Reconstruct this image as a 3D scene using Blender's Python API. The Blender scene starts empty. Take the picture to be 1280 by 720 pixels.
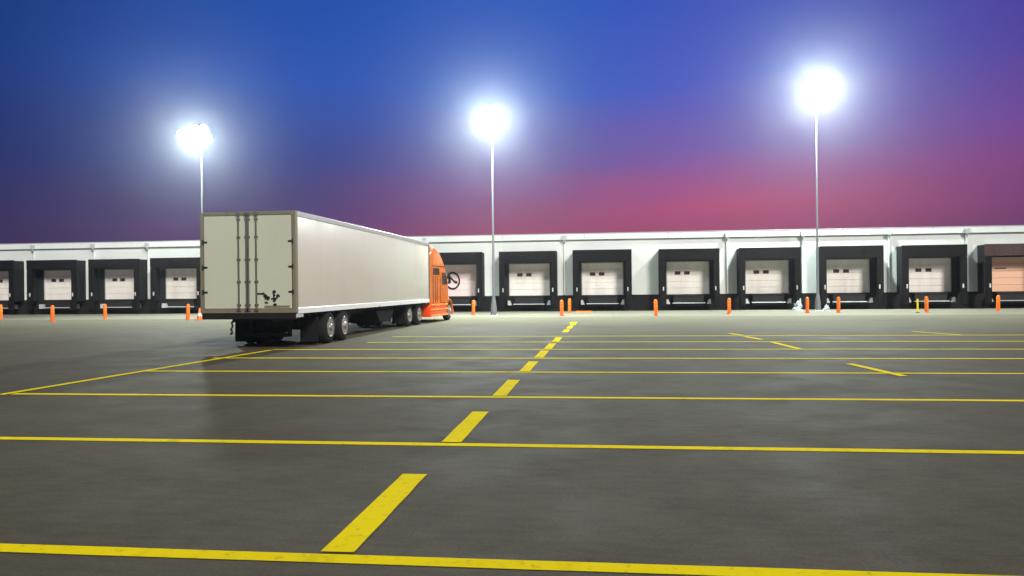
import bpy, bmesh, math, random
from mathutils import Vector, Matrix
R = math.radians
PI = math.pi
random.seed(7)
sc = bpy.context.scene
COL = sc.collection

# ------------------------------------------------------------------ helpers
def link(o, parent=None):
    COL.objects.link(o)
    if parent is not None:
        o.parent = parent
    return o

class MB:
    """collects boxes, tubes, prisms and lathes in one bmesh"""
    def __init__(self):
        self.bm = bmesh.new()
    def box(self, x0, x1, y0, y1, z0, z1, bev=0.0, rot=None, seg=1):
        cx, cy, cz = (x0+x1)/2, (y0+y1)/2, (z0+z1)/2
        m = Matrix.Translation((cx, cy, cz))
        if rot is not None:
            m = m @ rot
        m = m @ Matrix.Diagonal((abs(x1-x0), abs(y1-y0), abs(z1-z0), 1))
        r = bmesh.ops.create_cube(self.bm, size=1, matrix=m)
        if bev > 0:
            vs = set(r['verts'])
            es = [e for e in self.bm.edges if e.verts[0] in vs and e.verts[1] in vs]
            bmesh.ops.bevel(self.bm, geom=es, offset=bev, segments=seg, profile=.5, affect='EDGES')
        return self
    def tube(self, a, b, r, n=12, r2=None, cap=True):
        a, b = Vector(a), Vector(b)
        d = b-a
        q = Vector((0, 0, 1)).rotation_difference(d.normalized()).to_matrix().to_4x4()
        m = Matrix.Translation((a+b)/2) @ q
        bmesh.ops.create_cone(self.bm, cap_ends=cap, cap_tris=False, segments=n, radius1=r,
                              radius2=r if r2 is None else r2, depth=d.length, matrix=m)
        return self
    def path(self, pts, r, n=8):
        for p, q in zip(pts, pts[1:]):
            self.tube(p, q, r, n)
        return self
    def lathe(self, prof, axis='Z', org=(0, 0, 0), n=32):
        """prof: (radius, height) list"""
        o = Vector(org)
        rings = []
        for rad, h in prof:
            ring = []
            for k in range(n):
                t = 2*PI*k/n
                c, s = rad*math.cos(t), rad*math.sin(t)
                p = (c, s, h) if axis == 'Z' else ((h, c, s) if axis == 'X' else (s, h, c))
                ring.append(self.bm.verts.new(o+Vector(p)))
            rings.append(ring)
        for a, b in zip(rings, rings[1:]):
            for k in range(n):
                self.bm.faces.new((a[k], a[(k+1) % n], b[(k+1) % n], b[k]))
        for ring, f in ((rings[0], True), (rings[-1], False)):
            try:
                self.bm.faces.new(list(reversed(ring)) if f else ring)
            except ValueError:
                pass
        return self
    def prism(self, pts, lo, hi, axis='X', bev=0.0, seg=2):
        """polygon pts (a, b) pushed along an axis: X -> (lo..hi, a, b); Y -> (a, lo..hi, b); Z -> (a, b, lo..hi)"""
        mk = {'X': lambda a, b, t: (t, a, b), 'Y': lambda a, b, t: (a, t, b), 'Z': lambda a, b, t: (a, b, t)}[axis]
        A = [self.bm.verts.new(mk(a, b, lo)) for a, b in pts]
        B = [self.bm.verts.new(mk(a, b, hi)) for a, b in pts]
        n = len(pts)
        fs = [self.bm.faces.new(A), self.bm.faces.new(list(reversed(B)))]
        for k in range(n):
            fs.append(self.bm.faces.new((A[k], B[k], B[(k+1) % n], A[(k+1) % n])))
        bmesh.ops.recalc_face_normals(self.bm, faces=fs)
        if bev > 0:
            es = set()
            for f in fs[:2]:
                es.update(f.edges)
            bmesh.ops.bevel(self.bm, geom=list(es), offset=bev, segments=seg, profile=.5, affect='EDGES')
        return self
    def quad(self, *p):
        self.bm.faces.new([self.bm.verts.new(q) for q in p])
        return self
    def build(self, name, mat, parent=None, smooth=None):
        bmesh.ops.recalc_face_normals(self.bm, faces=self.bm.faces[:])
        me = bpy.data.meshes.new(name)
        self.bm.to_mesh(me)
        self.bm.free()
        me.materials.append(mat)
        if smooth:
            me.polygons.foreach_set('use_smooth', [True]*len(me.polygons))
            me.set_sharp_from_angle(angle=R(smooth))
        o = bpy.data.objects.new(name, me)
        return link(o, parent)

def tag(o, label=None, cat=None, group=None, kind=None):
    if label: o['label'] = label
    if cat: o['category'] = cat
    if group: o['group'] = group
    if kind: o['kind'] = kind
    return o

def empty(name, loc, rz=0.0):
    o = bpy.data.objects.new(name, None)
    o.empty_display_size = .3
    o.location = loc
    o.rotation_euler = (0, 0, rz)
    return link(o)

def copy_tree(o, parent=None):
    kids = [k for k in bpy.data.objects if k.parent == o]
    c = o.copy()
    COL.objects.link(c)
    c.parent = parent
    for k in kids:
        copy_tree(k, c)
    return c

# ------------------------------------------------------------------ materials
def mat(name):
    m = bpy.data.materials.new(name)
    m.use_nodes = True
    nt = m.node_tree
    return m, nt, nt.nodes['Principled BSDF']

def noise(nt, scale, detail=4, rough=.55, vec=None, dist=0.0):
    n = nt.nodes.new('ShaderNodeTexNoise')
    n.inputs['Scale'].default_value = scale
    n.inputs['Detail'].default_value = detail
    n.inputs['Roughness'].default_value = rough
    n.inputs['Distortion'].default_value = dist
    if vec is not None:
        nt.links.new(vec, n.inputs['Vector'])
    return n.outputs['Fac']

def coords(nt, scale=(1, 1, 1), kind='Object', rz=0.0):
    t = nt.nodes.new('ShaderNodeTexCoord')
    mp = nt.nodes.new('ShaderNodeMapping')
    mp.inputs['Scale'].default_value = scale
    mp.inputs['Rotation'].default_value = (0, 0, rz)
    nt.links.new(t.outputs[kind], mp.inputs['Vector'])
    return mp.outputs['Vector']

def geo_pos(nt, scale=(1, 1, 1), rz=0.0):
    t = nt.nodes.new('ShaderNodeNewGeometry')
    mp = nt.nodes.new('ShaderNodeMapping')
    mp.inputs['Scale'].default_value = scale
    mp.inputs['Rotation'].default_value = (0, 0, rz)
    nt.links.new(t.outputs['Position'], mp.inputs['Vector'])
    return mp.outputs['Vector']

def rng(nt, fac, a, b, lo=0.0, hi=1.0):
    m = nt.nodes.new('ShaderNodeMapRange')
    m.inputs['From Min'].default_value = a
    m.inputs['From Max'].default_value = b
    m.inputs['To Min'].default_value = lo
    m.inputs['To Max'].default_value = hi
    nt.links.new(fac, m.inputs['Value'])
    return m.outputs['Result']

def mix(nt, fac, a, b, mode='MIX'):
    m = nt.nodes.new('ShaderNodeMix')
    m.data_type = 'RGBA'
    m.blend_type = mode
    for key, v in ((0, fac), (6, a), (7, b)):
        if hasattr(v, 'is_output'):
            nt.links.new(v, m.inputs[key])
        elif key == 0:
            m.inputs[0].default_value = v
        else:
            m.inputs[key].default_value = (*v, 1) if len(v) == 3 else v
    return m.outputs[2]

def bump(nt, bsdf, fac, strength=.3, dist=.02):
    b = nt.nodes.new('ShaderNodeBump')
    b.inputs['Strength'].default_value = strength
    b.inputs['Distance'].default_value = dist
    nt.links.new(fac, b.inputs['Height'])
    nt.links.new(b.outputs['Normal'], bsdf.inputs['Normal'])

def paint(name, c, dirt=None, rough=.45, metal=0.0, amount=.35, scale=1.6, streak=(1, 1, .25), spec=.5):
    """a colour with uneven grime of its own and uneven gloss"""
    m, nt, b = mat(name)
    v = geo_pos(nt, streak)
    n1 = noise(nt, scale, 6, .62, v)
    n2 = noise(nt, scale*7, 4, .6, v)
    d = dirt or tuple(x*.55 for x in c)
    f = rng(nt, n1, .48, .78, 0, amount)
    col = mix(nt, f, c, d)
    col = mix(nt, rng(nt, n2, .55, .85, 0, amount*.6), col, d)
    nt.links.new(col, b.inputs['Base Color'])
    nt.links.new(rng(nt, n1, .3, .75, max(0, rough-.08), min(1, rough+.14)), b.inputs['Roughness'])
    b.inputs['Metallic'].default_value = metal
    b.inputs['Specular IOR Level'].default_value = spec
    return m

def emis(name, c, strength):
    m, nt, b = mat(name)
    b.inputs['Base Color'].default_value = (.8, .8, .8, 1)
    b.inputs['Emission Color'].default_value = (*c, 1)
    b.inputs['Emission Strength'].default_value = strength
    return m

# asphalt: aggregate speckle, broad worn patches, long tyre smears, oil spots
def make_asphalt():
    m, nt, b = mat('asphalt')
    p = geo_pos(nt)
    ps = geo_pos(nt, (.03, .9, 1), R(2))
    ps2 = geo_pos(nt, (.8, .03, 1), R(-20))
    broad = noise(nt, .12, 5, .55, p)
    mid = noise(nt, .9, 6, .6, p, .4)
    grain = noise(nt, 38, 4, .75, p)
    coarse = noise(nt, 9, 5, .7, geo_pos(nt, (.35, 1, 1)))
    st = noise(nt, 1.0, 5, .6, ps)
    st2 = noise(nt, 1.0, 5, .55, ps2)
    c = mix(nt, rng(nt, broad, .38, .72), (.098, .082, .045), (.116, .094, .058))
    c = mix(nt, rng(nt, mid, .45, .75, 0, .24), c, (.048, .047, .040))
    c = mix(nt, rng(nt, st, .50, .75, 0, .30), c, (.125, .108, .074))
    c = mix(nt, rng(nt, st2, .58, .78, 0, .34), c, (.135, .120, .095))
    vo = nt.nodes.new('ShaderNodeTexVoronoi'); vo.feature = 'DISTANCE_TO_EDGE'; vo.inputs['Scale'].default_value = .11
    wv = nt.nodes.new('ShaderNodeVectorMath'); wv.operation = 'ADD'
    nz = nt.nodes.new('ShaderNodeTexNoise'); nz.inputs['Scale'].default_value = .6; nz.inputs['Detail'].default_value = 6
    nt.links.new(p, nz.inputs['Vector']); nt.links.new(p, wv.inputs[0]); nt.links.new(nz.outputs['Color'], wv.inputs[1])
    nt.links.new(wv.outputs[0], vo.inputs['Vector'])
    c = mix(nt, rng(nt, vo.outputs['Distance'], .0004, .0014, .22, 0), c, (.022, .02, .018))
    spots = noise(nt, .55, 2, .4, geo_pos(nt, (1, .8, 1)))
    c = mix(nt, rng(nt, spots, .73, .80, 0, .6), c, (.025, .025, .024))
    c = mix(nt, rng(nt, coarse, .40, .75, 0, .55), c, (.036, .033, .026))
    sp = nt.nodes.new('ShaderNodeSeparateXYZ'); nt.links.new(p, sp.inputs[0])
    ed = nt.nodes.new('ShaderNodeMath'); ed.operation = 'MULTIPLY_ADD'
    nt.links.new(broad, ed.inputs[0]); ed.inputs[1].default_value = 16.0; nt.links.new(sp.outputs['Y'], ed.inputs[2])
    c = mix(nt, rng(nt, ed.outputs[0], 33, 55, 0, .92), c, (.235, .222, .155))      # lamplight on the far yard painted in: asphalt paler towards the docks
    c = mix(nt, rng(nt, grain, .40, .68, 0, .55), c, (.028, .025, .017), 'MIX')
    nt.links.new(c, b.inputs['Base Color'])
    r1 = rng(nt, mid, .3, .7, .72, .86)
    nt.links.new(r1, b.inputs['Roughness'])
    b.inputs['Specular IOR Level'].default_value = .12
    a = nt.nodes.new('ShaderNodeMath'); a.operation = 'ADD'
    nt.links.new(grain, a.inputs[0]); nt.links.new(rng(nt, mid, 0, 1, 0, 1.2), a.inputs[1])
    bump(nt, b, a.outputs[0], .25, .006)
    return m

def make_concrete():
    m, nt, b = mat('concrete')
    p = geo_pos(nt)
    ps = geo_pos(nt, (.06, .7, 1))
    n1 = noise(nt, .35, 6, .6, p)
    n2 = noise(nt, 3, 5, .65, p)
    st = noise(nt, 1.0, 5, .6, ps)
    c = mix(nt, rng(nt, n1, .35, .7), (.24, .228, .165), (.195, .187, .135))
    c = mix(nt, rng(nt, st, .48, .72, 0, .55), c, (.13, .125, .11))
    c = mix(nt, rng(nt, n2, .55, .8, 0, .3), c, (.10, .10, .09))
    nt.links.new(c, b.inputs['Base Color'])
    b.inputs['Roughness'].default_value = .62
    bump(nt, b, n2, .2, .008)
    return m

def make_yellow():
    m, nt, b = mat('yellow_line_paint')
    p = geo_pos(nt)
    w = noise(nt, 9, 8, .72, p)
    w2 = noise(nt, .8, 4, .55, p)
    g = noise(nt, 70, 3, .7, p)
    c = mix(nt, rng(nt, w2, .3, .7), (.92, .74, .0), (.84, .65, .0))
    sm = noise(nt, 1.0, 5, .6, geo_pos(nt, (2.6, .5, 1), R(8)))
    c = mix(nt, rng(nt, sm, .56, .74, 0, .38), c, (.20, .16, .02))      # tyre scuffs
    k = nt.nodes.new('ShaderNodeMath'); k.operation = 'ADD'
    nt.links.new(rng(nt, w, .55, .70, 0, .6), k.inputs[0])
    nt.links.new(rng(nt, g, .62, .78, 0, .3), k.inputs[1])
    c = mix(nt, k.outputs[0], c, (.26, .20, .02))
    nt.links.new(c, b.inputs['Base Color'])
    b.inputs['Roughness'].default_value = .9
    b.inputs['Specular IOR Level'].default_value = .03
    bump(nt, b, g, .2, .004)
    return m

def make_cladding():
    m, nt, b = mat('white_cladding')
    p = geo_pos(nt)
    w = nt.nodes.new('ShaderNodeTexWave')
    w.wave_type = 'BANDS'; w.bands_direction = 'X'; w.wave_profile = 'SIN'
    w.inputs['Scale'].default_value = 1.6
    nt.links.new(p, w.inputs['Vector'])
    n1 = noise(nt, .5, 5, .6, geo_pos(nt, (1, 1, .25)))
    n2 = noise(nt, 4, 5, .65, geo_pos(nt, (1, 1, .12)))
    c = mix(nt, rng(nt, n1, .4, .75, 0, .5), (.66, .70, .67), (.54, .57, .54))
    c = mix(nt, rng(nt, n2, .58, .8, 0, .3), c, (.5, .49, .45))
    nt.links.new(c, b.inputs['Base Color'])
    b.inputs['Roughness'].default_value = .5
    bump(nt, b, w.outputs['Fac'], .10, .02)
    return m

M = {}
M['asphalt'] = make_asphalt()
M['concrete'] = make_concrete()
M['yellow'] = make_yellow()
M['clad'] = make_cladding()
M['fascia'] = paint('fascia_white', (.68, .72, .70), (.5, .52, .5), .45)
M['dockbase'] = paint('black_base_wall', (.012, .012, .013), (.03, .028, .026), .7, spec=.12)
M['pad'] = paint('dock_pad_fabric', (.006, .0055, .006), (.016, .014, .014), .75, amount=.6, spec=.12)
M['padbrown'] = paint('brown_pad_fabric', (.045, .020, .014), (.03, .015, .012), .7, amount=.5)
M['inner'] = paint('shelter_side_fabric', (.02, .02, .022), (.01, .01, .01), .7, spec=.12)
M['door'] = paint('dock_door_white', (.78, .74, .69), (.46, .42, .38), .45, amount=.6, scale=1.1)
M['doorwarm'] = paint('dock_door_peach', (.85, .50, .34), (.7, .42, .30), .42, amount=.3)
M['doorpink'] = paint('dock_door_rose', (.84, .66, .65), (.7, .55, .54), .42, amount=.3)
M['glassdark'] = paint('dark_pane', (.05, .03, .025), (.02, .015, .012), .15, amount=.3)
M['steel'] = paint('galvanised_steel', (.55, .56, .57), (.36, .36, .36), .38, .8, .4)
M['polesteel'] = paint('pole_steel', (.15, .155, .17), (.10, .10, .11), .6, 0, .4, spec=.2)
M['pale'] = paint('pale_steel', (.52, .53, .54), (.25, .24, .23), .5, .1, .6, 6)
M['darksteel'] = paint('dark_steel', (.016, .016, .017), (.035, .03, .025), .6, .0, .5, 4, spec=.25)
M['pipe'] = paint('downpipe_grey', (.42, .44, .45), (.25, .25, .25), .45)
M['roof'] = paint('roof_membrane', (.42, .43, .43), (.3, .3, .3), .7)
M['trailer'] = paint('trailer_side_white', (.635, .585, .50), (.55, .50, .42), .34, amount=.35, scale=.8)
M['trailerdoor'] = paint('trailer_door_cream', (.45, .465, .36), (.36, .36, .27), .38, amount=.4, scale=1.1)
M['frame'] = paint('trailer_frame_bronze', (.23, .20, .13), (.13, .10, .07), .42, .3, .6, 3)
M['rail'] = paint('trailer_rail_grey', (.50, .48, .46), (.3, .29, .27), .38, .4)
M['rod'] = paint('lock_rod_steel', (.13, .125, .10), (.07, .06, .05), .4, .5, .5, 5)
M['black'] = paint('black_hardware', (.012, .012, .012), (.03, .028, .025), .5, spec=.12)
M['rubber'] = paint('tyre_rubber', (.014, .014, .014), (.04, .037, .033), .78, amount=.6, scale=6, streak=(1, 1, 1), spec=.12)
M['rim'] = paint('rim_aluminium', (.36, .33, .29), (.14, .11, .085), .4, .6, .7, 7, (1, 1, 1))
M['flap'] = paint('mud_flap_rubber', (.009, .009, .010), (.02, .018, .016), .7, amount=.5, spec=.12)
M['orange'] = paint('truck_orange', (.66, .15, .004), (.40, .075, .004), .22, 0, .3, 1.5)
M['redorange'] = paint('truck_red_orange', (.88, .075, .015), (.55, .04, .01), .3, 0, .4, 4)
M['amber'] = paint('truck_light_orange', (.95, .30, .03), (.7, .2, .02), .25, 0, .25, 3)
M['chrome'] = paint('chrome', (.75, .74, .72), (.5, .48, .45), .15, 1.0, .3, 4)
M['bollard'] = paint('bollard_orange', (.92, .17, .008), (.7, .13, .01), .38, 0, .3, 5)
M['white'] = paint('reflective_white', (.82, .82, .80), (.6, .58, .55), .35, 0, .3, 6)
M['tarp'] = paint('pale_tarp', (.40, .45, .47), (.22, .25, .27), .5, 0, .5, 5)
M['redlens'] = paint('red_lens', (.12, .006, .005), (.08, .005, .005), .2)
M['lens'] = emis('floodlight_lens', (.84, 1.0, .95), 60)

# ------------------------------------------------------------------ world: dusk sky
def s2l(c):
    return tuple(((x/255)/12.92 if x/255 <= .04045 else ((x/255+.055)/1.055)**2.4) for x in c)

def build_world():
    w = bpy.data.worlds.new('World')
    sc.world = w
    w.use_nodes = True
    nt = w.node_tree
    bg = nt.nodes['Background']
    tc = nt.nodes.new('ShaderNodeTexCoord')
    sep = nt.nodes.new('ShaderNodeSeparateXYZ')
    nt.links.new(tc.outputs['Generated'], sep.inputs[0])
    def math_(op, a, b=None):
        n = nt.nodes.new('ShaderNodeMath'); n.operation = op
        for i, v in enumerate((a, b)):
            if v is None: continue
            if hasattr(v, 'is_output'): nt.links.new(v, n.inputs[i])
            else: n.inputs[i].default_value = v
        return n.outputs[0]
    az = math_('MULTIPLY', math_('ARCTAN2', sep.outputs['X'], sep.outputs['Y']), 180/PI)
    el = math_('MULTIPLY', math_('ARCSINE', sep.outputs['Z']), 180/PI)
    # slow unevenness of thin high cloud near the horizon
    mp = nt.nodes.new('ShaderNodeMapping'); mp.inputs['Scale'].default_value = (2.2, 2.2, 16)
    nt.links.new(tc.outputs['Generated'], mp.inputs[0])
    cl = noise(nt, 1.6, 5, .55, mp.outputs[0], .4)
    el2 = math_('ADD', el, math_('MULTIPLY', math_('SUBTRACT', cl, .5), 3.2))
    fac = math_('DIVIDE', el2, 45.0)
    cols = SKY
    ramps = []
    for a, stops in cols:
        r = nt.nodes.new('ShaderNodeValToRGB')
        r.color_ramp.interpolation = 'EASE' if False else 'LINEAR'
        els = r.color_ramp.elements
        while len(els) > 1: els.remove(els[-1])
        for k, (e, c) in enumerate(stops):
            t = els[0] if k == 0 else els.new(e/45.0)
            t.position = max(0, e/45.0)
            t.color = (*s2l(c), 1)
        nt.links.new(fac, r.inputs[0])
        ramps.append((a, r.outputs[0]))
    out = ramps[0][1]
    for (a0, _), (a1, c1) in zip(ramps, ramps[1:]):
        m = nt.nodes.new('ShaderNodeMapRange'); m.interpolation_type = 'SMOOTHSTEP'
        m.inputs['From Min'].default_value = a0; m.inputs['From Max'].default_value = a1
        nt.links.new(az, m.inputs['Value'])
        out = mix(nt, m.outputs[0], out, c1)
    nt.links.new(out, bg.inputs['Color'])
    bg.inputs['Strength'].default_value = 1.0

# azimuth from the dock-to-yard axis, then (elevation, colour in sRGB)
SKY = [
    (-48, [(0, (44, 38, 72)), (4, (44, 40, 78)), (6, (40, 42, 92)), (9, (27, 40, 98)), (14, (18, 44, 108)), (20, (16, 42, 98)), (45, (12, 26, 70))]),
    (-23, [(0, (92, 58, 104)), (4, (92, 60, 112)), (6, (72, 58, 114)), (9, (48, 62, 138)), (14, (30, 78, 174)), (20, (26, 76, 166)), (45, (14, 34, 90))]),
    (-6,  [(0, (158, 72, 106)), (4, (158, 74, 110)), (6, (144, 76, 126)), (9, (96, 82, 158)), (14, (46, 88, 188)), (20, (38, 86, 184)), (45, (16, 38, 98))]),
    (8,   [(0, (160, 78, 110)), (4, (166, 80, 114)), (5.3, (180, 82, 122)), (7, (158, 84, 140)), (9.5, (118, 88, 166)), (14, (74, 86, 190)), (20, (54, 80, 180)), (45, (20, 36, 98))]),
    (30,  [(0, (98, 58, 100)), (4, (106, 62, 106)), (7, (124, 64, 126)), (10, (112, 66, 146)), (14, (80, 62, 152)), (20, (62, 58, 142)), (45, (28, 34, 90))]),
]
build_world()

# ------------------------------------------------------------------ camera
cam = bpy.data.cameras.new('camera')
co = link(bpy.data.objects.new('camera', cam))
cam.sensor_width = 36
cam.lens = 36*1008/1280
cam.clip_start = .05
cam.clip_end = 4000
cam.shift_y = -.5/1280
co.matrix_world = Matrix.Translation((0, 0, 1.75)) @ Matrix.Rotation(R(7.1), 4, 'Z') @ Matrix.Rotation(R(90), 4, 'X') @ Matrix.Rotation(R(-.582), 4, 'Z')
sc.camera = co

# ------------------------------------------------------------------ key light: the one sun lamp
sun = bpy.data.lights.new('sun', 'SUN')
sun.energy = 3.9
sun.angle = R(13)
sun.color = (1.0, .97, .88)
so = link(bpy.data.objects.new('sun', sun))
so.rotation_euler = Vector((-.92, 1.55, -1.12)).to_track_quat('-Z', 'Y').to_euler()
so.location = (30, -30, 40)

# ------------------------------------------------------------------ ground
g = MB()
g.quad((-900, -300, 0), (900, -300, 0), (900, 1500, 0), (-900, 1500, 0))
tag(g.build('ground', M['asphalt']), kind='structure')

# concrete apron along the docks with joints, and its raised edge strip
a = MB()
for k in range(-11, 8):
    x0 = k*6.0
    a.box(x0+.012, x0+5.988, 47.2, 52.6, -.1, .004)
    a.box(x0+.012, x0+5.988, 52.624, 58.4, -.1, .004)
tag(a.build('pavement', M['concrete']), kind='structure')

# painted markings, each its own sheet 4 mm above the asphalt
def stripe(name, p, q, w, z=.004, round_end=False):
    p, q = Vector((*p, 0)), Vector((*q, 0))
    d = (q-p).normalized()
    n = Vector((-d.y, d.x, 0))*w/2
    mb = MB()
    L = (q-p).length
    N = max(2, min(400, int(L/.35)))
    prev = None
    for k in range(N+1):
        c = p+(q-p)*k/N
        j1, j2 = (random.uniform(-.008, .008) for _ in 'ab')
        a_ = mb.bm.verts.new(c+n*(1+j1*4)+Vector((0, 0, z)))
        b_ = mb.bm.verts.new(c-n*(1+j2*4)+Vector((0, 0, z)))
        if prev:
            mb.bm.faces.new((prev[0], prev[1], b_, a_))
        prev = (a_, b_)
    return tag(mb.build(name, M['yellow']), kind='structure')

LY = [5.05, 8.86, 12.76, 16.55, 19.8, 22.62, 25.65, 28.7]
for i, y in enumerate(LY):
    x0 = -24 if i < 2 else (-10.3 if i < 5 else (-9.9 if i == 5 else -8))
    stripe('road_marking', (x0, y), (46, y), .165 if i < 4 else .19)
stripe('road_marking', (-10.42, 12.6), (-9.86, 22.4), .16, .008)
for i, y in enumerate(LY):
    if i == 7: continue
    stripe('road_marking', (-1.83, y+.12), (-1.86, y+2.36), .23, .008)
for y in (31.2, 34.0, 36.8):
    stripe('road_marking', (-1.84, y), (-1.86, y+2.0), .23, .004)
stripe('road_marking', (-1.9, 38.9), (-1.9, 40.2), .32, .004)
for p, q in (((5.14, 18.46), (5.44, 16.0)), ((4.81, 25.4), (5.03, 22.7)), ((4.45, 28.2), (4.72, 26.6)), ((4.2, 30.0), (4.5, 28.95)), ((10.8, 30.9), (11.6, 28.8))):
    stripe('road_marking', p, q, .17, .008)

# ------------------------------------------------------------------ warehouse
YW = 59.0
WX0, WX1 = -62.0, 42.0
wh = empty('warehouse', (-8, YW, 0))
tag(wh, 'long low white warehouse with a row of black dock shelters behind the truck', 'warehouse')
def W(mb, name, m, parent=None, smooth=None):
    """parts are modelled in world space; shift them into the parent's space"""
    off = wh.location
    bmesh.ops.translate(mb.bm, vec=-Vector(off), verts=mb.bm.verts[:])
    return mb.build(name, m, wh if parent is None else parent, smooth)
BAY = [-48.6, -43.3, -38.1, -33.0, -27.7, -22.4, -17.1, -11.45, -6.05, -.72, 5.37, 10.87, 16.32, 21.7, 27.0, 32.4]
OPEN = 1.66
# wall with a real opening at every bay
mb = MB()
xs = [WX0]
for c in BAY: xs += [c-1.5, c+1.5]
xs.append(WX1)
for k in range(0, len(xs), 2):
    mb.box(xs[k], xs[k+1], YW, YW+.3, 1.15, 5.12)
for c in BAY:
    mb.box(c-1.5, c+1.5, YW, YW+.3, 3.5, 5.12)
W(mb, 'wall', M['clad'])
mb = MB(); mb.box(WX0, WX1, YW-.03, YW+.3, -.2, 1.15)
W(mb, 'base_wall', M['dockbase'])
mb = MB()
mb.box(WX0, WX0+.3, YW+.3, YW+32, 0, 5.3); mb.box(WX1-.3, WX1, YW+.3, YW+32, 0, 5.3); mb.box(WX0+.3, WX1-.3, YW+31.7, YW+32, 0, 5.3)
W(mb, 'side_wall', M['clad'])
mb = MB(); mb.box(WX0+.3, WX1-.3, YW+.5, YW+31.7, 5.12, 5.3)
W(mb, 'roof', M['roof'])
mb = MB(); x = WX0
while x < WX1:
    mb.box(x+.008, min(x+6.0, WX1)-.008, YW-.16, YW+.5, 5.19, 5.62, .012); x += 6.0
W(mb, 'fascia', M['fascia'])
mb = MB(); mb.box(WX0, WX1, YW-.19, YW+.52, 5.62, 5.66, .008)
W(mb, 'coping', M['pipe'])
mb = MB(); mb.box(WX0, WX1, YW-.06, YW+.45, 5.12, 5.19)
W(mb, 'gutter', M['pipe'])
for x in (-45.6, -40.45, -35.9, -30.3, -25.0, -19.7, -13.85, -3.45, 8.12, 13.3, 19.1, 24.2, 29.6):
    mb = MB()
    mb.tube((x, YW-.09, 1.2), (x, YW-.09, 5.05), .055, 10)
    for z in (1.9, 3.2, 4.5):
        mb.box(x-.09, x+.09, YW-.1, YW+.01, z-.03, z+.03)
    d = W(mb, 'downpipe', M['fascia'])
    mb = MB(); mb.prism([(x-.10, 5.15), (x+.10, 5.15), (x+.16, 5.50), (x-.16, 5.50)], YW-.36, YW-.165, 'Y')
    mb.tube((x, YW-.26, 5.05), (x, YW-.26, 5.16), .06, 8); mb.tube((x, YW-.26, 5.08), (x, YW-.09, 4.9), .055, 8)
    W(mb, 'hopper', M['pipe'], d)

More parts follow.
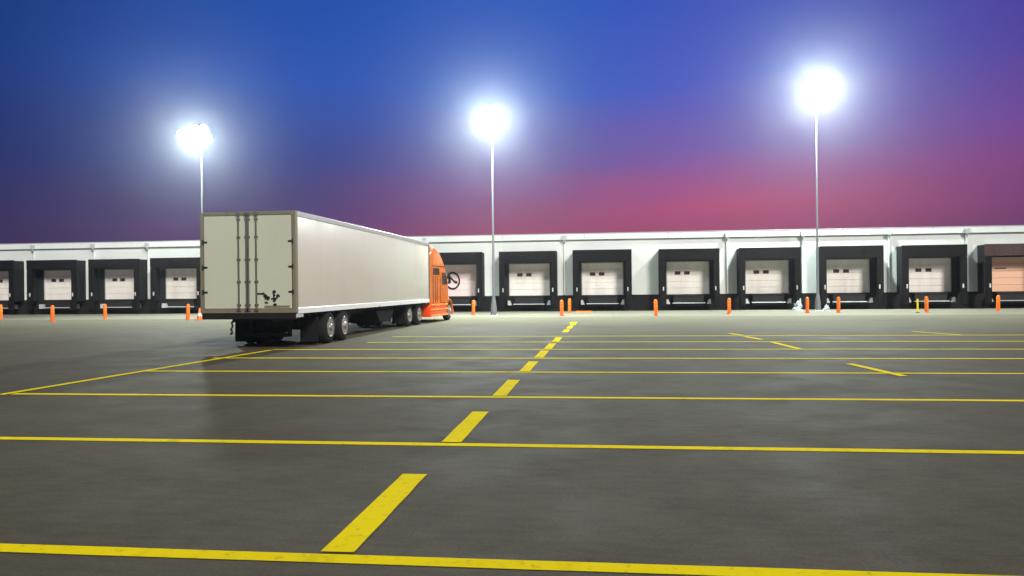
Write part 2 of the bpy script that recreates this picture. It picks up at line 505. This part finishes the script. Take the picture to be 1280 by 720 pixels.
PROT = 1.2
for i, c in enumerate(BAY):
    yf = YW-PROT
    hw = 2.09
    brown = i == 14
    top = 4.36 + (.03 if i % 3 == 0 else 0) - (.10 if i < 5 else 0)
    pm = M['padbrown'] if brown else M['pad']
    mb = MB()      # side walls and roof of the shelter box
    mb.box(c-hw+.02, c-hw+.08, yf+.12, YW-.002, 1.05, top-.04)
    mb.box(c+hw-.08, c+hw-.02, yf+.12, YW-.002, 1.05, top-.04)
    mb.box(c-hw+.08, c+hw-.08, yf+.12, YW-.002, top-.10, top-.04)
    for q in (-1, 1):
        xa, xb = sorted((c+q*1.5, c+q*(hw-.09)))
        mb.box(xa, xb, YW-.03, YW-.004, 1.12, top-.12)
    mb.box(c-1.5, c+1.5, YW-.03, YW-.004, 3.5, top-.12)
    sh = W(mb, 'dock_shelter', M['inner'])
    mb = MB()      # header curtain, a little creased
    n = 14
    for k in range(n):
        xa, xb = c-hw+2*hw*k/n, c-hw+2*hw*(k+1)/n
        dz = random.uniform(-.02, .02)
        mb.box(xa, xb, yf+random.uniform(-.012, .012), yf+.1, 3.56+dz, top)
    W(mb, 'header_curtain', pm, sh)
    for s in (-1, 1):
        mb = MB()
        xa, xb = sorted((c+s*hw, c+s*OPEN))
        mb.box(xa, xb, yf, yf+.1, .28, 3.555, .015)
        mb.box(xa+.06, xb-.06, yf-.06, yf, .32, 1.3, .02)
        W(mb, 'side_curtain', M['pad'], sh)
        mb = MB()
        lx = c+s*(OPEN+.14)
        mb.box(lx-.04, lx+.04, yf-.075, yf-.002, 1.42, 1.70, .012)
        mb.tube((lx, yf-.09, 1.6), (lx, yf-.06, 1.6), .035, 10)
        W(mb, 'guide_light', M['pale'], sh)
    # sectional door set back in its opening
    mb = MB()
    dm = M['doorwarm'] if brown else (M['doorpink'] if i == 7 else M['door'])
    for k in range(5):
        z0 = 1.13+k*.474
        mb.box(c-1.49, c+1.49, YW+.05, YW+.11, z0+.006, z0+.468, .008)
    dr = W(mb, 'dock_door', dm)
    mb = MB()
    for s in (-1, 1):
        mb.box(c+s*1.47-.035, c+s*1.47+.035, YW-.03, YW+.05, 1.13, 3.5)
    mb.box(c-1.43, c+1.43, YW-.03, YW+.05, 3.44, 3.5)
    W(mb, 'door_track', M['pale'], dr)
    if i == 7:
        ec = Vector((c-.35, YW+.02, 2.30))
        mb = MB()
        Rr, n = .66, 40
        for k in range(n):
            t0, t1 = 2*PI*k/n, 2*PI*(k+1)/n
            p = lambda t, r, y: (ec.x+r*math.cos(t)*.86, y, ec.z+r*math.sin(t))
            for y in (YW+.022,):
                mb.quad(p(t0, Rr-.13, y), p(t1, Rr-.13, y), p(t1, Rr, y), p(t0, Rr, y))
        # the slanted S-shaped band across the disc
        pts = [(-.50, .30), (-.30, .36), (-.05, .22), (.15, .02), (.42, -.05)]
        lo = [(a_, b_-.17) for a_, b_ in pts]
        for k in range(4):
            (a0, b0), (a1, b1), (d0, e0), (d1, e1) = pts[k], pts[k+1], lo[k], lo[k+1]
            mb.quad((ec.x+a0*.86, YW+.022, ec.z+b0), (ec.x+a1*.86, YW+.022, ec.z+b1), (ec.x+d1*.86, YW+.022, ec.z+e1), (ec.x+d0*.86, YW+.022, ec.z+e0))
        e = W(mb, 'round_emblem', M['black'], dr)
        sol = e.modifiers.new('solid', 'SOLIDIFY'); sol.thickness = .012
    elif not brown:
        for s in (-.33, .33):
            wx = c-.38+s + (.1 if i in (13,) else 0)
            mb = MB(); mb.box(wx-.2, wx+.2, YW+.034, YW+.049, 2.56, 2.80, .006)
            W(mb, 'door_window', M['glassdark'], dr)
    else:
        mb = MB(); mb.box(c-1.36, c-1.16, YW+.034, YW+.049, 2.56, 2.86, .006)
        W(mb, 'door_window', M['glassdark'], dr)
        mb = MB(); mb.box(c-.95, c-.2, YW+.040, YW+.049, 2.70, 2.78, .003)
        W(mb, 'door_plate', M['padbrown'], dr)
    # leveller pit, lip and rubber bumpers under the door
    mb = MB()
    mb.box(c-1.1, c+1.1, YW-.55, YW+.04, 1.02, 1.10, .01)
    mb.box(c-1.05, c+1.05, YW-.50, YW-.035, .35, 1.0)
    lv = W(mb, 'dock_leveller', M['darksteel'])
    mb = MB(); mb.box(c-1.15, c+1.15, YW-.70, YW-.60, .50, .56, .01)
    mb.box(c-1.0, c+1.0, YW-.60, YW-.50, .53, .56)
    W(mb, 'leveller_lip', M['pale'], lv)
    for s in (-1, 1):
        mb = MB()
        bx = c+s*1.42
        mb.prism([(bx-.13, .46), (bx+.13, .46), (bx+(.13 if s > 0 else 0), .80), (bx+(0 if s > 0 else -.13), .80)], YW-.55, YW-.035, 'Y')
        W(mb, 'dock_bumper', M['pale'], lv)

# ------------------------------------------------------------------ floodlight masts
def mast(x, y, h, label, n_cols, scale, extra=False, power=11000):
    t = empty('floodlight_mast', (x, y, 0))
    tag(t, label, 'floodlight mast', 'floodlight masts in front of the docks')
    mb = MB()
    mb.lathe([(.20, .02), (.19, .5), (.13, .9), (.08, 1.3), (.052, h-.3), (.05, h)], n=16)
    mb.build('pole', M['polesteel'], t, 40)
    mb = MB()
    mb.box(-.28, .28, -.28, .28, -.05, .03, .01)
    for sx in (-1, 1):
        for sy in (-1, 1):
            mb.tube((sx*.22, sy*.22, .03), (sx*.22, sy*.22, .09), .025, 8)
    mb.build('base_plate', M['steel'], t)
    s = scale
    rows = [(n_cols-1, .56), (n_cols, 0.0), (n_cols-1, -.56)]
    wd = n_cols*.60*s
    mb = MB()
    for c_, zz in rows:
        mb.box(-c_*.30*s, c_*.30*s, -.05, .05, h+zz*s-.04, h+zz*s+.04, .01)
    mb.box(-.06, .06, -.06, .06, h-.8*s, h+.7*s, .01)
    mb.build('crossarm', M['steel'], t)
    spots = [((k-(c_-1)/2)*.60*s, zz*s, s*.29) for c_, zz in rows for k in range(c_)]
    if extra:
        spots += [(-wd/2-.62, .30, .19), (-wd/2-.22, .20, .17)]
        mb = MB(); mb.tube((-wd/2-.8, 0, h+.2), (-wd/2+.1, 0, h+.2), .03, 8); mb.build('side_arm', M['steel'], t)
    for (px, pz, q) in spots:
        mx = Matrix.Translation((px, -.22, h+pz)) @ Matrix.Rotation(R(26), 4, 'X')
        mb = MB()
        mb.lathe([(q*.30, .30), (q*.42, .24), (q*.55, .16), (q*.9, .05), (q*1.04, 0), (q*1.04, -.015), (q*.97, -.015)], 'Y', n=20)
        bmesh.ops.transform(mb.bm, matrix=mx, verts=mb.bm.verts[:])
        hd = mb.build('floodlight', M['steel'], t, 40)
        mb = MB(); mb.lathe([(q*.965, -.012), (q*.90, -.035), (q*.5, -.06), (.001, -.068)], 'Y', n=20)
        bmesh.ops.transform(mb.bm, matrix=mx, verts=mb.bm.verts[:])
        mb.build('lens', M['lens'], hd, 60)
    for kind, p in (('POINT', power*(.36 if extra else .31)), ('SPOT', power*(.95 if extra else 1.7))):
        li = bpy.data.lights.new('floodlight_lamp', kind)
        li.energy = p
        li.color = (.87, 1.0, .95)
        li.shadow_soft_size = .30 if kind == 'POINT' else .55
        if kind == 'SPOT':
            li.spot_size = R(144); li.spot_blend = .7
        lo = bpy.data.objects.new('floodlight_lamp', li)
        link(lo, t)
        lo.location = (0, -.85, h-.25)
        if kind == 'SPOT':
            lo.rotation_euler = (R(-36 if extra else -24), 0, 0)      # aimed out over the yard
    return t
mast(-28.8, 54.0, 12.65, 'tall floodlight mast rising behind the rear of the trailer, two small lamps beside its cluster', 3, .95, True, 11500)
mast(-7.42, 50.2, 12.5, 'tall floodlight mast standing clear beyond the orange cab, the one of even round glare', 3, .78, False, 11500)
mast(13.66, 56.2, 15.0, 'tallest floodlight mast with the largest glare, its pole rising between two dock shelters', 4, .84, False, 13500)

# ------------------------------------------------------------------ semi trailer
TX, TY = -10.56, 22.45
HWD, LEN, ZB, ZT = 1.44, 17.2, 1.10, 4.04
tr = empty('semi_trailer', (TX, TY, 0))
tag(tr, 'long white box trailer with closed twin rear doors, coupled to the orange tractor', 'trailer')
mb = MB(); mb.box(-HWD, HWD, .03, LEN, ZB, ZT, .03, seg=2)
mb.build('box_body', M['trailer'], tr, 30)
for s in (-1, 1):
    mb = MB(); mb.box(s*HWD-.03*s if s > 0 else s*HWD-.02, s*HWD+.02 if s > 0 else s*HWD+.03, .1, LEN-.02, ZT-.14, ZT+.012, .008)
    mb.build('top_rail', M['rail'], tr)
    mb = MB()
    xa, xb = sorted((s*(HWD-.05), s*(HWD+.022)))
    mb.box(xa, xb, .1, LEN-.02, ZB-.05, ZB+.12, .008)
    mb.build('bottom_rail', M['white'], tr)
    mb = MB()
    xa, xb = sorted((s*(HWD-.075), s*(HWD+.03)))
    mb.box(xa, xb, -.05, .12, ZB-.02, ZT+.015, .012)
    mb.build('corner_post', M['frame'], tr)
    mb = MB(); xa, xb = sorted((s*(HWD-.04), s*(HWD+.024))); mb.box(xa, xb, LEN-.10, LEN+.02, ZB-.05, ZT+.015, .01)
    mb.build('front_post', M['rod'], tr)
mb = MB(); mb.box(-HWD+.075, HWD-.075, -.05, .12, ZT-.10, ZT+.015, .01)
for x in (-.12, .12, -.32, .33, -1.2, 1.2):
    mb.box(x-.05, x+.05, -.07, -.05, ZT-.06, ZT-.015)
mb.build('header_frame', M['frame'], tr)
mb = MB(); mb.box(-HWD+.075, HWD-.075, -.055, .12, ZB-.02, ZB+.10, .01); mb.build('sill_frame', M['frame'], tr)
mb = MB(); mb.box(-HWD, HWD, -.02, .30, ZB-.20, ZB-.022, .012); mb.build('rear_sill', M['black'], tr)
for s in (-1, 1):
    mb = MB()
    xa, xb = sorted((s*.014, s*(HWD-.085)))
    mb.box(xa, xb, -.035, .0, ZB+.11, ZT-.11, .012)
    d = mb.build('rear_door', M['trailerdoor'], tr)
    for x in (.03, .27):
        mb = MB()
        X = s*x
        mb.tube((X, -.065, ZB+.04), (X, -.065, ZT-.03), .026, 10)
        for z in (ZB+.22, ZB+.9, ZB+1.55, ZB+2.2, ZT-.22):
            mb.box(X-.055, X+.055, -.075, -.035, z-.03, z+.03, .006)
        for z in (ZB+.08, ZT-.07):
            mb.box(X-.06, X+.06, -.095, -.055, z-.05, z+.05, .008)
        mb.build('lock_rod', M['rod'], d)
    mb = MB()          # rubber seal round the leaf
    for xx in (xa, xb):
        mb.box(xx-.012, xx+.012, -.043, -.036, ZB+.11, ZT-.11)
    mb.build('door_seal', M['rod'], d)
    for z in (ZB+.60, ZB+1.33, ZB+2.07):
        mb = MB()
        x0, x1 = sorted((s*(HWD-.20), s*(HWD-.06)))
        mb.box(x0, x1, -.062, -.036, z-.026, z+.026, .006)
        mb.tube((s*(HWD-.06), -.065, z-.07), (s*(HWD-.06), -.065, z+.07), .024, 8)
        mb.build('hinge', M['black'], d)
# handles and latch hardware low on the door beside the corner post
dr_ = [o for o in bpy.data.objects if o.parent == tr and o.name.startswith('rear_door')][1]
mb = MB()
for (x0, z0, x1, z1) in ((.29, .55, .46, .55), (.50, .47, .66, .45), (.58, .50, .60, .36), (.80, .46, .82, .36), (.72, .40, .90, .42), (.88, .50, .98, .47), (.52, .30, .62, .28), (.78, .24, .88, .22)):
    mb.tube((x0, -.062, ZB+z0), (x1, -.062, ZB+z1), .017, 8)
for (x, z, r_) in ((.53, .50, .04), (.64, .42, .035), (.81, .60, .045), (.81, .50, .03), (.92, .49, .04), (.82, .36, .04), (.55, .42, .025), (.84, .23, .035), (.48, .56, .025)):
    mb.tube((x, -.085, ZB+z), (x, -.036, ZB+z), r_, 10)
mb.build('door_handle', M['black'], dr_)
mb = MB(); mb.box(.50, 1.27, -.05, -.036, ZB+.142, ZB+.20, .004); mb.build('kick_plate', M['frame'], dr_)

# chassis, suspension, underride guard
mb = MB()
for x in (-.55, .55):
    mb.box(x-.07, x+.07, .32, LEN-2.2, ZB-.30, ZB-.022)
for k in range(30):
    mb.box(-HWD+.06, HWD-.06, .6+k*.55, .68+k*.55, ZB-.12, ZB-.023)
mb.build('chassis', M['darksteel'], tr)
mb = MB()
for y in (2.9, 4.3):
    mb.tube((-1.15, y, .52), (1.15, y, .52), .075, 12)
    for x in (-.55, .55):
        mb.box(x-.09, x+.09, y-.55, y+.1, .62, .74); mb.tube((x, y+.28, .66), (x, y+.28, .86), .13, 14)
        mb.box(x-.06, x+.06, y-.62, y-.45, .6, .84)
    mb.tube((-.3, y-.22, .60), (.3, y-.22, .60), .13, 14)
mb.build('axle', M['darksteel'], tr)
mb = MB()
mb.box(-.86, .70, 1.40, 1.50, .30, .42, .015)
for x in (-.62, .64):
    mb.box(x-.06, x+.06, 1.40, 1.50, .42, ZB-.3, .01)
    mb.tube((x, 1.52, .5), (x, 2.2, ZB-.3), .03, 8)
mb.build('underride_guard', M['darksteel'], tr)
mb = MB()   # splash panel hung behind the guard, raked at its outer end
mb.prism([(-1.26, ZB-.05), (-.84, .44), (.60, .44), (.60, ZB-.05)], 1.53, 1.56, 'Y')
mb.build('splash_panel', M['flap'], tr)
mb = MB(); mb.box(-.1, .56, 1.36, 1.39, .62, .82, .008); mb.build('rear_step', M['darksteel'], tr)
for s in (-1, 1):
    mb = MB(); mb.box(s*1.08-.30, s*1.08+.30, 1.95, 1.97, .12, ZB-.2); mb.build('mud_flap', M['flap'], tr)
mb = MB(); mb.box(HWD-.10, HWD+.01, .02, .55, ZB-.16, ZB-.055, .01); mb.build('corner_bracket', M['pale'], tr)
mb = MB()
prev = None
for k in range(9):
    p = Vector((-.52+.03*math.sin(k*2.1)-.02*k*.3, .05+.01*math.cos(k*2.3), ZB-.2-.055*k))
    if prev is not None:
        mb.tube(prev, p, .022 if k % 2 else .032, 6)
    prev = p
mb.build('chain', M['black'], tr)

def wheel(name, parent, loc, rad, wid, dual, side):
    """tyre(s) with a child rim, axle along x; side +1 faces +x"""
    s = side
    mb = MB()
    for k in range(2 if dual else 1):
        o = -s*k*(wid+.05)
        prof = [(.58*rad, 0), (.80*rad, .0), (.93*rad, .02), (.985*rad, .05), (rad, .08), (rad, wid-.08), (.985*rad, wid-.05), (.93*rad, wid-.02), (.8*rad, wid), (.58*rad, wid)]
        mb.lathe([(r_, o-s*h_) for r_, h_ in prof], 'X', n=40)
        for j in range(4):   # tread ribs
            h_ = .07+(wid-.14)*(j+.5)/4
            mb.lathe([(rad, o-s*(h_-.018)), (rad+.008, o-s*(h_-.012)), (rad+.008, o-s*(h_+.012)), (rad, o-s*(h_+.018))], 'X', n=40)
    w = mb.build(name, M['rubber'], parent, 35)
    w.location = loc
    mb = MB()
    mb.lathe([(.60*rad, s*.002), (.585*rad, s*.012), (.55*rad, s*.0), (.50*rad, -s*.05), (.44*rad, -s*.085), (.27*rad, -s*.085), (.25*rad, -s*.02), (.22*rad, s*.02), (.15*rad, s*.055), (.001, s*.06)] if dual else
             [(.60*rad, s*.002), (.585*rad, s*.012), (.55*rad, s*.0), (.46*rad, s*.01), (.30*rad, s*.04), (.22*rad, s*.06), (.15*rad, s*.09), (.001, s*.095)], 'X', n=36)
    for k in range(10):
        t = 2*PI*k/10
        xx = -.085*s if dual else .03*s
        a_ = Vector((xx, .34*rad*math.cos(t), .34*rad*math.sin(t)))
        mb.tube(a_, a_+Vector((s*.035, 0, 0)), .016, 8)
    rm = mb.build('rim', M['rim'], w, 40)
    if dual:    # hand holes in the disc
        mb = MB()
        for k in range(8):
            t = 2*PI*(k+.5)/8
            a_ = Vector((-.094*s, .415*rad*math.cos(t), .415*rad*math.sin(t)))
            mb.tube(a_, a_+Vector((s*.013, 0, 0)), .03, 10)
        mb.build('hand_hole', M['black'], w)
    return w
for s in (-1, 1):
    for y in (2.9, 4.3):
        wheel('wheel', tr, (s*(HWD-.01), y, .52), .52, .27, True, s)
mb = MB()   # landing gear, wound up
for x in (-.62, .62):
    mb.box(x-.07, x+.07, 10.6, 10.74, .62, ZB-.1, .008); mb.box(x-.05, x+.05, 10.62, 10.72, .36, .62)
    mb.box(x-.16, x+.16, 10.53, 10.81, .32, .36, .01)
    mb.tube((x, 10.67, .75), (x, 11.6, ZB-.1), .03, 8)
mb.tube((-.62, 10.67, .8), (.8, 10.67, .8), .025, 8)
mb.build('landing_gear', M['darksteel'], tr)
mb = MB(); mb.prism([(9.0, .86), (9.5, .40), (11.2, .36), (11.6, .86)], -.3, 1.15, 'X', .03); mb.build('underbody_box', M['flap'], tr)
mb = MB(); mb.box(-.9, .9, 6.0, 6.6, ZB-.42, ZB-.12, .03); mb.build('air_tank_cradle', M['darksteel'], tr)
for y in (5.6, 8.4, 11.5, 15.5):
    mb = MB(); mb.box(HWD+.015, HWD+.035, y-.05, y+.05, ZB-.03, ZB+.02, .006); mb.build('side_marker', M['amber'], tr)

# ------------------------------------------------------------------ tractor unit
ANG = R(-4.4)
tk = empty('tractor_unit', (TX, TY+14.9, 0), ANG)
tag(tk, 'orange sleeper cab tractor with curved roof fairing, pulling the white trailer', 'truck')
mb = MB()
for x in (-.43, .43):
    mb.box(x-.05, x+.05, -1.6, 7.2, .72, .98)
for y in (-1.5, -.2, 1.2, 2.6): mb.box(-.43, .43, y-.05, y+.05, .76, .94)
mb.tube((-1.0, -.72, .52), (1.0, -.72, .52), .10, 12); mb.tube((-1.0, .72, .52), (1.0, .72, .52), .10, 12)
mb.lathe([(.22, .40), (.26, .52), (.22, .64)], org=(0, -.72, 0)); mb.lathe([(.22, .40), (.26, .52), (.22, .64)], org=(0, .72, 0))
mb.build('chassis', M['darksteel'], tk)
mb = MB(); mb.lathe([(.5, .99), (.5, 1.06), (.46, 1.075)], n=28); mb.build('fifth_wheel', M['darksteel'], tk)
for s in (-1, 1):
    for y in (-.72, .72):
        wheel('wheel', tk, (s*1.27, y, .52), .52, .27, True, s)
    wheel('wheel', tk, (s*1.16, 6.35, .52), .52, .30, False, s)
    mb = MB(); mb.box(s*1.0-.3, s*1.0+.3, -1.52, -1.5, .16, .96); mb.build('mud_flap', M['flap'], tk)
# cab and sleeper with the roof fairing sweeping down to the windscreen
prof = [(2.95, .95), (2.95, 3.62), (3.05, 3.80), (3.3, 3.86), (3.8, 3.80), (4.3, 3.64), (4.75, 3.38), (5.15, 3.04), (5.5, 2.66), (5.75, 2.32), (5.95, 2.02), (5.98, .95)]
mb = MB(); mb.prism(prof, -1.24, 1.24, 'X', .10, 3)
mb.build('cab', M['orange'], tk, 35)
hood = [(5.99, .95), (5.99, 2.02), (6.3, 1.98), (6.8, 1.86), (7.15, 1.70), (7.3, 1.45), (7.32, .62), (6.95, .62), (6.9, .95)]
mb = MB(); mb.prism(hood, -.82, .82, 'X', .09, 3)
mb.build('hood', M['orange'], tk, 35)
mb = MB()
for k in range(7): mb.box(-.55, .55, 7.32, 7.35, .72+k*.10, .78+k*.10)
mb.build('grille', M['chrome'], tk)
mb = MB(); mb.box(-1.1, 1.1, 7.15, 7.45, .32, .60, .04, seg=2); mb.build('bumper', M['redorange'], tk)
for s in (-1, 1):
    mb = MB()
    arc = [(6.35+.66*math.cos(t), .52+.66*math.sin(t)) for t in [PI*k/10 for k in range(11)]]
    inn = [(6.35+.58*math.cos(t), .52+.58*math.sin(t)) for t in [PI*k/10 for k in range(10, -1, -1)]]
    xa, xb = sorted((s*.80, s*1.19))
    mb.prism(arc+inn, xa, xb, 'X'); mb.build('fender', M['orange'], tk, 40)
    mb = MB(); mb.box(s*.72-.14, s*.72+.14, 7.15, 7.3, 1.02, 1.28, .03); mb.build('headlight', M['white'], tk)
    # lower side: tank fairing with step treads, their red light put into the paint
    xa, xb = sorted((s*.78, s*1.26))
    mb = MB(); mb.box(xa, xb, 2.55, 5.62, .30, .94, .06, seg=2)
    ff = mb.build('tank_fairing', M['redorange'], tk, 35)
    for z in (.36, .66, .90):
        xa, xb = sorted((s*1.20, s*1.32))
        mb = MB(); mb.box(xa, xb, 2.6, 5.58, z-.04, z+.05, .015); mb.build('step_tread', M['amber'], ff)
    # cab extender behind the sleeper
    xa, xb = sorted((s*1.19, s*1.235))
    mb = MB(); mb.prism([(2.45, .98), (2.95, .98), (2.95, 3.60), (2.62, 3.50), (2.45, 3.0)], xa, xb, 'X', .01); mb.build('side_extender', M['orange'], tk)
    # doors, windows, handles
    xa, xb = sorted((s*1.235, s*1.262))
    mb = MB(); mb.prism([(4.55, 1.0), (5.72, 1.0), (5.72, 2.1), (5.35, 2.66), (4.55, 2.66)], xa, xb, 'X', .01)
    dd = mb.build('cab_door', M['orange'], tk)
    xa, xb = sorted((s*1.255, s*1.272))
    mb = MB(); mb.prism([(4.65, 1.95), (5.60, 1.95), (5.60, 2.12), (5.27, 2.58), (4.65, 2.58)], xa, xb, 'X'); mb.build('window', M['glassdark'], dd)
    xa, xb = sorted((s*1.26, s*1.30))
    mb = MB(); mb.box(xa, xb, 4.62, 4.82, 1.66, 1.72, .008); mb.build('handle', M['chrome'], dd)
    xa, xb = sorted((s*1.23, s*1.256))
    mb = MB(); mb.box(xa, xb, 3.12, 4.22, 2.44, 2.80, .01); mb.build('sleeper_window', M['glassdark'], tk)
    xa, xb = sorted((s*1.23, s*1.25))
    mb = MB()
    for y, h_ in ((3.12, .035), (3.5, .05), (3.85, .03), (4.38, .03)): mb.box(xa, xb, y-h_, y+h_, 1.0, 2.38)
    mb.box(xa, xb, 3.0, 5.3, 2.88, 2.92)
    mb.build('trim_strip', M['glassdark'], tk)
    mb = MB()
    for y in (3.3, 3.9, 4.5): mb.box(s*1.225, s*1.262, y-.06, y+.06, 3.02, 3.08) if s > 0 else mb.box(-1.262, -1.225, y-.06, y+.06, 3.02, 3.08)
    mb.build('marker_light', M['amber'], tk)
    mb = MB()
    mb.tube((s*.98, 2.62, .95), (s*.98, 2.62, 3.95), .075, 14); mb.tube((s*.98, 2.62, 3.95), (s*1.05, 2.50, 4.02), .07, 12)
    mb.build('exhaust_stack', M['chrome'], tk, 40)
    mb = MB()
    mb.tube((s*1.22, 5.60, 2.42), (s*1.36, 5.70, 2.40), .02, 8); mb.tube((s*1.22, 5.60, 2.05), (s*1.36, 5.70, 2.07), .02, 8)
    mb.box(s*1.37-.07, s*1.37+.07, 5.65, 5.76, 2.0, 2.46, .03, seg=2)
    mb.build('wing_mirror', M['black'], tk)
ws = MB()
ws.prism([(5.20, 3.02), (5.52, 2.68), (5.77, 2.34), (5.93, 2.08), (5.96, 2.09), (5.80, 2.36), (5.55, 2.70), (5.23, 3.04)], -1.08, 1.08, 'X')
ws.build('windscreen', M['glassdark'], tk)

# ------------------------------------------------------------------ bollards, cone and clutter
def bollard_proto():
    t = empty('bollard', (0, 0, 0))
    mb = MB(); mb.lathe([(.11, .05), (.115, .07), (.113, .9), (.108, .98), (.09, 1.04), (.055, 1.075), (.001, 1.085)], n=20)
    mb.build('post', M['bollard'], t, 40)
    mb = MB(); mb.lathe([(.165, 0), (.165, .02), (.15, .035), (.13, .04)], n=20); mb.build('base_flange', M['redorange'], t, 40)
    for z in (.62, .82):
        mb = MB(); mb.lathe([(.1145, z), (.1175, z+.004), (.1175, z+.056), (.1145, z+.06)], n=20); mb.build('reflective_band', M['amber'], t, 40)
    return t
bp = bollard_proto()
BOL = [
    (-40.2, 48.8, 'orange bollard at the dim end of the row, farthest from the trailer'),
    (-33.2, 44.4, 'orange bollard on the dim side, set farthest out from the docks'),
    (-32.1, 47.8, 'orange bollard on the dim side, between the farthest-out one and the trailer rear'),
    (-25.4, 45.8, 'orange bollard beside the small traffic cone next to the trailer rear'),
    (-8.9, 51.2, 'orange bollard between the orange cab and the clear floodlight pole'),
    (-3.07, 48.9, 'orange bollard of the close pair, the one nearer to the clear floodlight pole'),
    (-2.9, 54.6, 'orange bollard of the close pair, set back nearer the docks by the orange kerb'),
    (2.52, 48.0, 'orange bollard standing alone next after the close pair, by the end of the dashed line'),
    (7.07, 50.6, 'orange bollard between two docks, second after the close pair towards the tallest mast'),
    (11.98, 51.9, 'orange bollard in front of the crumpled pale tarp'),
    (13.75, 51.6, 'orange bollard just past the foot of the tallest floodlight mast'),
    (18.55, 50.7, 'orange bollard with a slim yellow post beside it'),
    (23.74, 53.4, 'orange bollard in front of the brown shelter with the peach door'),
]
for i, (x, y, lab) in enumerate(BOL):
    o = bp if i == 0 else copy_tree(bp)
    o.location = (x, y, .004 if y > 47.2 else 0)
    o.scale = (.95, .95, .90)
    o.rotation_euler = (R(random.uniform(-1.2, 1.2)), R(random.uniform(-1.2, 1.2)), random.uniform(0, 6))
    tag(o, lab, 'bollard', 'orange bollards along the docks')
t = empty('slim_post', (18.15, 51.0, .004))
tag(t, 'slim yellow post beside an orange bollard near the brown shelter', 'post')
mb = MB(); mb.lathe([(.05, .03), (.045, .78), (.03, .82), (.001, .83)], n=14); mb.build('post', M['yellow'], t, 40)
mb = MB(); mb.lathe([(.13, 0), (.13, .02), (.06, .04)], n=14); mb.build('base_flange', M['black'], t, 40)

t = empty('traffic_cone', (-24.55, 45.6, 0))
tag(t, 'small orange and white traffic cone near the trailer rear', 'traffic cone')
mb = MB(); mb.lathe([(.17, .04), (.10, .38), (.085, .44), (.05, .66), (.03, .72)], n=20); mb.build('cone_body', M['bollard'], t, 40)
mb = MB(); mb.lathe([(.131, .24), (.134, .24), (.098, .41), (.094, .41)], n=20); mb.build('white_band', M['white'], t, 40)
mb = MB(); mb.box(-.24, .24, -.24, .24, 0, .04, .015); mb.build('base', M['bollard'], t)

t = empty('kerb_block', (-1.95, 55.3, .004))
tag(t, 'low orange kerb block on the concrete beside the close pair of bollards', 'kerb block')
mb = MB(); mb.prism([(-.12, 0), (.12, 0), (.08, .10), (-.08, .10)], -.55, .55, 'X', .012); mb.build('block_body', M['bollard'], t)
mb = MB(); mb.tube((-.4, 0, .10), (-.4, 0, .115), .03, 8); mb.tube((.4, 0, .10), (.4, 0, .115), .03, 8); mb.build('fixing_bolt', M['steel'], t)

def crumpled(name, loc, sx, sy, sz, seed, m, label, cat):
    rnd = random.Random(seed)
    bm = bmesh.new()
    bmesh.ops.create_icosphere(bm, subdivisions=4, radius=1)
    from mathutils import noise as mn
    for v in bm.verts:
        p = v.co.copy()
        n = mn.noise(p*1.7+Vector((seed, 0, 0)))*.35 + abs(mn.noise(p*4.1+Vector((0, seed, 0))))*-.28
        v.co = p*(1+n)
        if v.co.z < -.35: v.co.z = -.35; v.co.x *= 1.15; v.co.y *= 1.15
        v.co.z += .35
        taper = 1-.32*max(0, v.co.z)
        v.co = Vector((v.co.x*sx*taper + v.co.z*.25*sx, v.co.y*sy*taper, v.co.z*sz))
    for v in bm.verts: v.co.x += .12*sx*math.sin(9*v.co.z/sz+seed); v.co.z *= 1-.22*math.sin(5*v.co.x/sx+seed)**2
    me = bpy.data.meshes.new(name); bm.to_mesh(me); bm.free()
    me.materials.append(m)
    o = bpy.data.objects.new(name, me); link(o); o.location = loc
    return tag(o, label, cat)
crumpled('tarpaulin', (12.4, 56.6, .004), .36, .32, .62, 3, M['tarp'], 'crumpled pale tarp heaped behind an orange bollard by the tallest mast', 'tarp')
crumpled('refuse_bag', (14.05, 55.7, .004), .24, .22, .34, 9, M['tarp'], 'pale bag slumped against the foot of the tallest mast', 'bag')

# ------------------------------------------------------------------ night haze round the whole yard
HAZE = .0007
if HAZE > 0:
    hb = bpy.data.meshes.new('haze')
    bm = bmesh.new()
    bmesh.ops.create_cube(bm, size=1, matrix=Matrix.Translation((0, 640, 8.5)) @ Matrix.Diagonal((1900, 1900, 19, 1)))
    bm.to_mesh(hb); bm.free()
    hm = bpy.data.materials.new('night_haze'); hm.use_nodes = True
    nt = hm.node_tree
    nt.nodes.remove(nt.nodes['Principled BSDF'])
    pv = nt.nodes.new('ShaderNodeVolumePrincipled')
    pv.inputs['Color'].default_value = (.93, .96, 1, 1)
    pv.inputs['Density'].default_value = HAZE
    pv.inputs['Anisotropy'].default_value = .92
    nt.links.new(pv.outputs[0], nt.nodes['Material Output'].inputs['Volume'])
    hb.materials.append(hm)
    ho = link(bpy.data.objects.new('haze', hb))
    tag(ho, kind='stuff')

# ------------------------------------------------------------------ view
vs = sc.view_settings
vs.view_transform = 'Standard'
vs.look = 'None'
vs.exposure = 0
vs.gamma = 1
vs.use_curve_mapping = False
